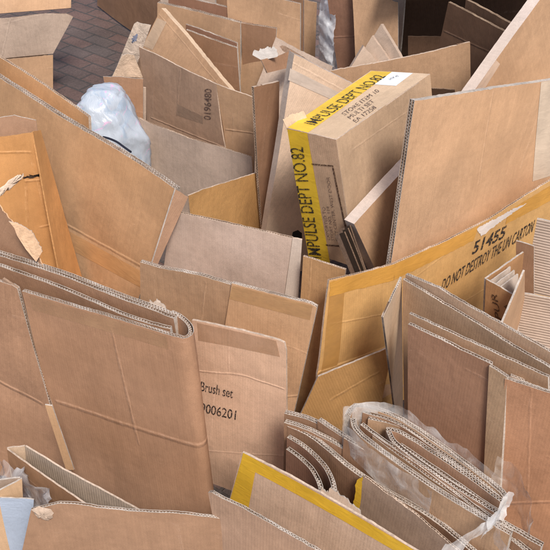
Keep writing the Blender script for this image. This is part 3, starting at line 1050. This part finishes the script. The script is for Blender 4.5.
# ================================================================== right front: thick folded carton
ZC = (.46, .29, .18)
za, s = panel([(383.5, 317), (402, 277)], (.645, .665), (395, 410), (403, 412), CREAM, th=.005, fl='tl', name='end_flap', amp=.001, edge=M_EDGE)
zb, s = panel([(405, 275), (440, 288), (500, 322), (560, 359)], (.665, .66), (405, 420), (560, 480), (.46, .31, .21), th=.008, name='back_panel', edge=M_EDGE, amp=.004)
zc, s = panel([(402.5, 279.5), (450, 308), (500, 339), (560, 373)], (.66, .655), (404, 425), (560, 480), (.42, .28, .18), th=.008, name='inner_panel', edge=M_EDGE, amp=.003)
zd, s = panel([(409, 314), (470, 341), (548, 377)], (.66, .655), (409, 425), (548, 480), ZC, th=.008, name='middle_panel', edge=M_EDGE, amp=.003)
ze, s = panel([(408, 324), (450, 344), (491, 364)], (.66, .657), (408, 425), (486, 475), (.34, .19, .12), th=.009, name='front_panel', edge=M_EDGE, amp=.003)
zf, s = panel([(489, 366), (507, 377)], (.657, .655), (484, 468), (501, 472), (.48, .32, .20), th=.008, name='folded_edge', edge=M_EDGE, amp=.001)
zg, s = panel([(505, 378), (530, 386), (575, 401)], (.65, .65), (498.5, 505), (570, 520), (.47, .25, .145), th=.010, layers=2, name='outer_flap', edge=M_EDGE, amp=.002,
              creases=[(497, 505, 570, 502, .004, .003), (531, 388, 527, 500, .003, .001)])
zh, s = panel([(510, 376), (530, 384), (575, 396)], (.626, .622), (495, 480), (570, 490), ZC, th=.008, name='middle_panel', edge=M_EDGE, amp=.003)
thing('folded_carton', [za, zb, zc, zd, ze, zf, zg, zh], 'thick folded carton with many fluted layers and a dark brown front at the right', 'cardboard box', GRP)

# ================================================================== brush set board
CLR = tape_mat((.50, .31, .18), .25, 'brown_tape', alpha=.45)
patch(sQ2, [(232.5, 285.5), (313, 305.5), (310, 320), (229, 299)], tape_mat((.60, .37, .18), .28, 'brown_tape', alpha=.6), QB2, 'tape_strip')
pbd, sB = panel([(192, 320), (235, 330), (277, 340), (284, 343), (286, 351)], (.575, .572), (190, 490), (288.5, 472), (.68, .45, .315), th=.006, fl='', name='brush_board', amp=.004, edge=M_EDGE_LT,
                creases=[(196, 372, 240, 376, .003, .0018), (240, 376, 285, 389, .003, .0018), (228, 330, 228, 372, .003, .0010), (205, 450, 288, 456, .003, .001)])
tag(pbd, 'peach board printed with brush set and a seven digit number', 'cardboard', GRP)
patch(sB, [(197, 322.5), (276, 341), (280, 357), (198, 341)], CLR, pbd, 'tape_strip')
text(sB, 'Brush set', (200.5, 390.5), (233, 397.5), (201, 381.5), M_INK, pbd, bold=.006)
text(sB, '9006201', (201, 411), (236.5, 418.5), (201.5, 402), M_INK, pbd, bold=.006)

# ================================================================== front left big folded carton
KC = (.375, .216, .132)
ka, s = wall([(-25, 249), (0, 256), (60, 275), (120, 298.5), (150, 309), (168, 316), (174, 318)], .625, .62, KC, th=.020, layers=2, lam=.008, name='back_panel', down=(.06, .0, -1))
kb, s = wall([(-25, 258), (0, 266), (60, 288), (120, 314), (150, 324), (170, 329)], .615, .60, KC, th=.011, layers=1, lam=.008, name='inner_panel', down=(.06, .0, -1))
kc, sK = wall([(21.5, 291.5), (60, 302.5), (120, 320.5), (158, 332), (176, 337), (186, 338), (192.5, 333.5), (192, 326), (186, 319), (178, 313), (172, 310.5)], .62, .64, KC, th=.012, layers=1, lam=.008, name='front_panel', down=(.075, -.17, -1),
              sl=.015, creases=[(.03, .315, .60, .300, .006, .0035), (.245, .03, .27, .36, .004, .002)], amp=.003)
patch(sK, [(.02, .004), (.40, .004), (.40, .040), (.02, .046)], CLR, kc, 'tape_strip', uv=True)
kd, s = panel([(-25, 276), (0, 282), (12, 285.5), (17, 289)], (.622, .62), (-25, 480), (70.5, 478), KC, lean=9, th=.010, fl='tr', name='side_flap', amp=.002, lam=.008, creases=[(-20, 373, 42, 405, .005, .004)])
ke, s = panel([(45, 405), (52, 406)], (.44, .44), (66, 470), (74, 470), (.60, .38, .22), ext=False, th=.004, fl='', name='pale_strip', amp=.0005)
thing('folded_carton', [ka, kb, kc, kd, ke], 'thick folded brown carton with rounded right fold filling the left front', 'cardboard box', GRP)

tu, s = panel([(146, 304), (150, 299), (154, 301), (157, 298), (161, 302), (166, 306)], .545, (148, 312), (167, 313), (.62, .54, .47), ext=False, th=.003, fl='', name='torn_tuft', rag=.003, cell=.004, lean=25, amp=.006,
              mat=paper((.52, .43, .36), 'torn_paper', .7, .25, 40, .004))
tag(tu, 'small frayed tuft of torn pale paper behind the thick folded carton', 'paper scrap')
for p, z, c, L in (([(226, -14), (300, 4)], (.72, .69), TAN, 'tan board edge highest at the top centre behind the brown flat carton'),
                   ([(160, -16), (215, -4)], (.66, .65), GREY, 'grey board highest at the top left of the heap, above the slim leaning carton'),
                   ([(352, -12), (398, 2)], (.77, .74), TAN, 'tan board behind the rust coloured board at the top')):
    o, s = panel([p[0], p[1]], z, (p[0][0] + 2, p[0][1] + 40), (p[1][0], p[1][1] + 40), c, lean=6, th=.010, fl='t', name='spare_board', edge=M_EDGE)
    tag(o, L, 'cardboard', GRP)
# ================================================================== bottom left
la, s = panel([(7, 449), (30, 466), (92, 509)], (.46, .45), (14, 500), (92, 540), (.36, .20, .11), th=.004, fl='', name='front_side', edge=M_EDGE_LT, amp=.001)
lb, s = panel([(25, 446), (60, 467), (139, 510)], (.46, .45), (28, 500), (139, 545), (.46, .37, .29), th=.004, fl='', name='back_side', edge=M_EDGE_LT, amp=.001, rib=.4)
lc, s = panel([(7, 448.5), (25, 446)], (.458, .458), (14, 500), (28, 500), (.56, .42, .30), th=.004, fl='', name='end_side', edge=M_EDGE_LT, amp=.0005)
thing('narrow_tray', [la, lb, lc], 'narrow open cardboard sleeve with a grey inside at the lower left', 'cardboard box')

MBD, sM = panel([(31, 510), (60, 503.5), (90, 506), (130, 511), (180, 513), (226, 518)], (.475, .475), (18, 570), (226, 590), (.37, .225, .142), th=.007, fl='t', name='front_board', amp=.003, rag=.0012, lam=.007)
tag(MBD, 'plain brown board across the bottom left with a curled torn corner', 'cardboard', GRP)
poly_patch(sM, [(31, 509), (40, 505), (52, 509), (54, 517), (48, 520), (38, 516)], paper((.52, .40, .31), 'torn_curl', .7, .25, 40, .004), MBD, 'torn_curl', jag=.0015, bulge=.006)
o, s = panel([(-15, 497), (10, 498), (34, 499)], (.455, .455), (-15, 570), (30, 570), (.35, .45, .58), th=.003, fl='', name='blue_sheet', mat=paper((.40, .47, .58), 'blue_sheet', .45, .12, 6, .01), amp=.004)
tag(o, 'pale blue sheet at the bottom left corner', 'paper')
oa, s = panel([(-15, 498), (22, 479)], (.47, .48), (-15, 540), (24, 520), (.58, .39, .24), th=.004, fl='', name='front_wall', amp=.001)
ob, s = panel([(-15, 482), (20, 478)], (.475, .483), (-15, 520), (22, 515), (.36, .27, .21), th=.004, fl='', name='back_wall', amp=.001)
thing('small_carton', [oa, ob], 'small open tan box corner above the pale blue sheet', 'cardboard box')
o = film([at_t(-6, 462, 2.18), at_t(10, 472, 2.12), at_t(26, 484, 2.06), at_t(48, 498, 2.00)], .10, film_mat((.62, .60, .60), .35), 'plastic_wrap', .012, 21)
tag(o, 'crumpled clear plastic film beside the narrow open sleeve', 'plastic wrap')

# ================================================================== bottom middle
DB, s = panel([(208, 493), (213, 493.5), (260, 518), (330, 559)], (.54, .53), (221, 570), (330, 620), (.50, .325, .225), th=.007, name='front_board', lam=.007, rag=.0015, rib=.16, amp=.003)
tag(DB, 'tan board with a ragged fluted edge at the bottom, before the yellow taped board', 'cardboard', GRP)
CB, sC = panel([(242, 452.5), (290, 478), (350, 512), (425, 556)], (.52, .50), (225, 515), (425, 640), (.58, .415, .30), th=.005, fl='', name='yellow_taped_board', edge=M_EDGE_LT, rib=.12, amp=.003)
tag(CB, 'tan board with yellow tape along its top and left edges', 'cardboard', GRP)
YT = tape_mat((.80, .49, .045), .30, 'yellow_tape')
patch(sC, [(243, 453), (424, 555.5), (421.5, 566), (240.2, 464.5)], YT, CB, 'yellow_tape')
patch(sC, [(240.2, 463.8), (255, 471.5), (246, 520), (226, 514)], YT, CB, 'yellow_tape')
EBD, sEB = panel([(357, 480), (364, 478), (380, 490), (420, 518), (470, 560)], (.47, .455), (352, 520), (470, 620), (.40, .285, .21), th=.005, fl='t', name='grey_board', edge=M_EDGE_LT, rib=.08, rag=.0015)
tag(EBD, 'grey brown board with a yellow taped left edge among the loose layers', 'cardboard', GRP)
patch(sEB, [(356, 480), (362.5, 477.5), (359, 515), (352, 520)], YT, EBD, 'yellow_tape', ragged=.001)

# loose layers fanning out
paths = [
    ([(345, 437), (385, 460), (440, 491), (490, 519), (540, 548)], .50, 'loose fluted layer lying nearest the film wrapped bundle'),
    ([(318, 420), (350, 441), (400, 470), (455, 502), (500, 531), (540, 560)], .485, 'loose fluted layer starting a little way in, next but one to the film wrapped bundle'),
    ([(284, 414), (312, 421), (345, 437), (400, 469), (460, 506), (530, 552)], .47, 'uppermost loose fluted layer beside the film wrapped bundle'),
    ([(285, 421), (310, 430), (345, 450), (400, 484), (460, 522), (520, 562)], .462, 'second loose fluted layer below the film wrapped bundle'),
    ([(286, 428), (310, 440), (345, 464), (395, 499), (440, 530), (490, 566)], .455, 'third loose fluted layer below the film wrapped bundle'),
    ([(286, 434), (306, 447), (340, 473), (385, 507), (430, 540), (470, 568)], .385, 'fourth loose fluted layer, just behind the yellow edged grey board'),
]
for p, z, L in paths:
    o, s = wall(p, z, .42, BROWN, th=.013, layers=2, lam=.0075, name='loose_layer', edge=M_EDGE, amp=.007)
    tag(o, L, 'cardboard', 'loose fluted layers fanned out beside the brush set board')
sh = [([(287, 437), (305, 449), (322, 466), (330, 482), (333, 500)], .45, 'short bent fluted layer curling down right of the peach printed board'),
      ([(286, 449), (298, 458), (310, 470), (317, 484), (320, 500)], .44, 'shortest bent fluted layer closest to the yellow taped board')]
for p, z, L in sh:
    o, s = wall(p, z, .36, RED, th=.011, layers=1, lam=.0075, name='loose_layer', edge=M_EDGE)
    tag(o, L, 'cardboard', 'loose fluted layers fanned out beside the brush set board')
o, s = panel([(318, 494), (322, 488), (326, 493), (331, 486), (338, 492), (348, 500), (360, 512)], .455, (318, 520), (362, 530), GREY, th=.004, fl='', name='torn_scrap', rag=.004, cell=.005, lean=20, ext=False, amp=.006)
tag(o, 'small torn grey scrap behind the yellow taped board', 'paper scrap')

# film wrapped bundle
w1, s = wall([(350, 417), (356, 407), (375, 410), (400, 420), (432, 441), (470, 469), (497, 490), (503, 497)], .53, .40, TAN, th=.013, layers=2, lam=.0065, name='outer_sheet', edge=M_EDGE)
w2, s = wall([(350, 418), (354, 430), (375, 448), (420, 480), (462, 507), (510, 535)], .53, .40, TAN, th=.013, layers=2, lam=.0065, name='outer_sheet', edge=M_EDGE)
w3, s = wall([(386, 430), (400, 433), (440, 458), (475, 483), (500, 502)], .527, .40, PINK, th=.011, layers=1, lam=.0075, name='inner_sheet', edge=M_EDGE)
w4, s = wall([(386, 431), (394, 444), (430, 471), (462, 492), (498, 514)], .527, .40, PINK, th=.011, layers=1, lam=.0075, name='inner_sheet', edge=M_EDGE)
w5, s = wall([(368, 419), (400, 427), (440, 449), (480, 477)], .522, .40, TAN, th=.010, layers=1, lam=.0075, name='inner_sheet', edge=M_EDGE)
w6, s = wall([(372, 436), (410, 464), (450, 492), (500, 524)], .522, .40, TAN, th=.010, layers=1, lam=.0075, name='inner_sheet', edge=M_EDGE)
w7, s = wall([(361, 424), (385, 444), (425, 473), (465, 502), (508, 531)], .525, .40, BROWN, th=.010, layers=1, lam=.0075, name='inner_sheet', edge=M_EDGE, amp=.005)
w8, s = wall([(362, 414), (395, 424), (430, 446), (470, 474), (500, 495)], .526, .40, BROWN, th=.010, layers=1, lam=.0075, name='inner_sheet', edge=M_EDGE, amp=.005)
w9, s = wall([(400, 444), (440, 473), (480, 502), (500, 514)], .52, .40, PINK, th=.009, layers=1, lam=.0075, name='inner_sheet', edge=M_EDGE, amp=.004)
f1 = film([at_z(432, 492, .525), at_z(400, 469, .53), at_z(370, 448, .537), at_z(349, 428, .545), at_z(343, 413, .55), at_z(352, 405, .555), at_z(372, 402, .555), at_z(402, 411, .55), at_z(440, 435, .545), at_z(475, 459, .54), at_z(500, 476, .535)],
          .085, M_FILM, 'film_wrap', .0022, 31, flare=.0)
f2 = film([at_z(495, 458, .50), at_z(512, 466, .50), at_z(526, 486, .50), at_z(531, 510, .50), at_z(528, 545, .50)], .10, film_mat((.80, .74, .68), .30), 'film_loop', .004, 5)
f3 = film([at_z(444, 548, .55), at_z(462, 538, .56), at_z(480, 526, .565), at_z(497, 512, .57)], .045, film_mat((.86, .86, .86), .50), 'film_tail', .004, 6)
f4 = film([at_z(484, 520, .575), at_z(494, 512, .58), at_z(503, 503, .585), at_z(509, 503, .58)], .07, film_mat((.88, .88, .88), .58), 'film_knot', .008, 7, rag=.010)
f5 = film([at_z(497, 510, .565), at_z(500, 528, .56), at_z(506, 548, .55)], .05, film_mat((.86, .84, .82), .40), 'film_tail', .004, 8)
thing('wrapped_bundle', [w1, w2, w3, w4, w5, w6, w7, w8, w9, f1, f2, f3, f4, f5], 'bundle of curved fluted sheets tied round with clear plastic film', 'cardboard')

# ------------------------------------------------------------------ camera, light
cd = bpy.data.cameras.new('camera')
co = bpy.data.objects.new('camera', cd)
COL.objects.link(co)
co.location = CAM
co.rotation_euler = (math.radians(90) - PITCH, 0, 0)
cd.sensor_fit = 'HORIZONTAL'
cd.angle = 2 * math.atan(275 / FL)
cd.clip_end = 300
SC.camera = co

SUN_EL, SUN_AZ = math.radians(53), math.radians(163)
W = bpy.data.worlds.new('World')
SC.world = W
W.use_nodes = True
nt_ = W.node_tree
sky = nt_.nodes.new('ShaderNodeTexSky')
sky.sky_type = 'NISHITA'
sky.sun_disc = False
sky.sun_elevation = SUN_EL
sky.sun_rotation = SUN_AZ
sky.dust_density = 4.0
sky.ozone_density = .6
nt_.links.new(sky.outputs[0], nt_.nodes['Background'].inputs[0])
nt_.nodes['Background'].inputs[1].default_value = .088
sl = bpy.data.lights.new('sun', 'SUN')
sl.energy = 1.95
sl.angle = math.radians(14)
sl.color = (1, .95, .89)
so = bpy.data.objects.new('sun', sl)
COL.objects.link(so)
d = np.array([math.sin(SUN_AZ) * math.cos(SUN_EL), math.cos(SUN_AZ) * math.cos(SUN_EL), math.sin(SUN_EL)])
from mathutils import Vector
so.rotation_euler = Vector(-d).to_track_quat('-Z', 'Y').to_euler()
so.location = d * 6
vs_ = SC.view_settings
vs_.view_transform = 'Standard'
vs_.look = 'None'
vs_.exposure = 0.68
vs_.gamma = 1
vs_.use_curve_mapping = False
SC.cycles.max_bounces = 8
SC.cycles.transparent_max_bounces = 12
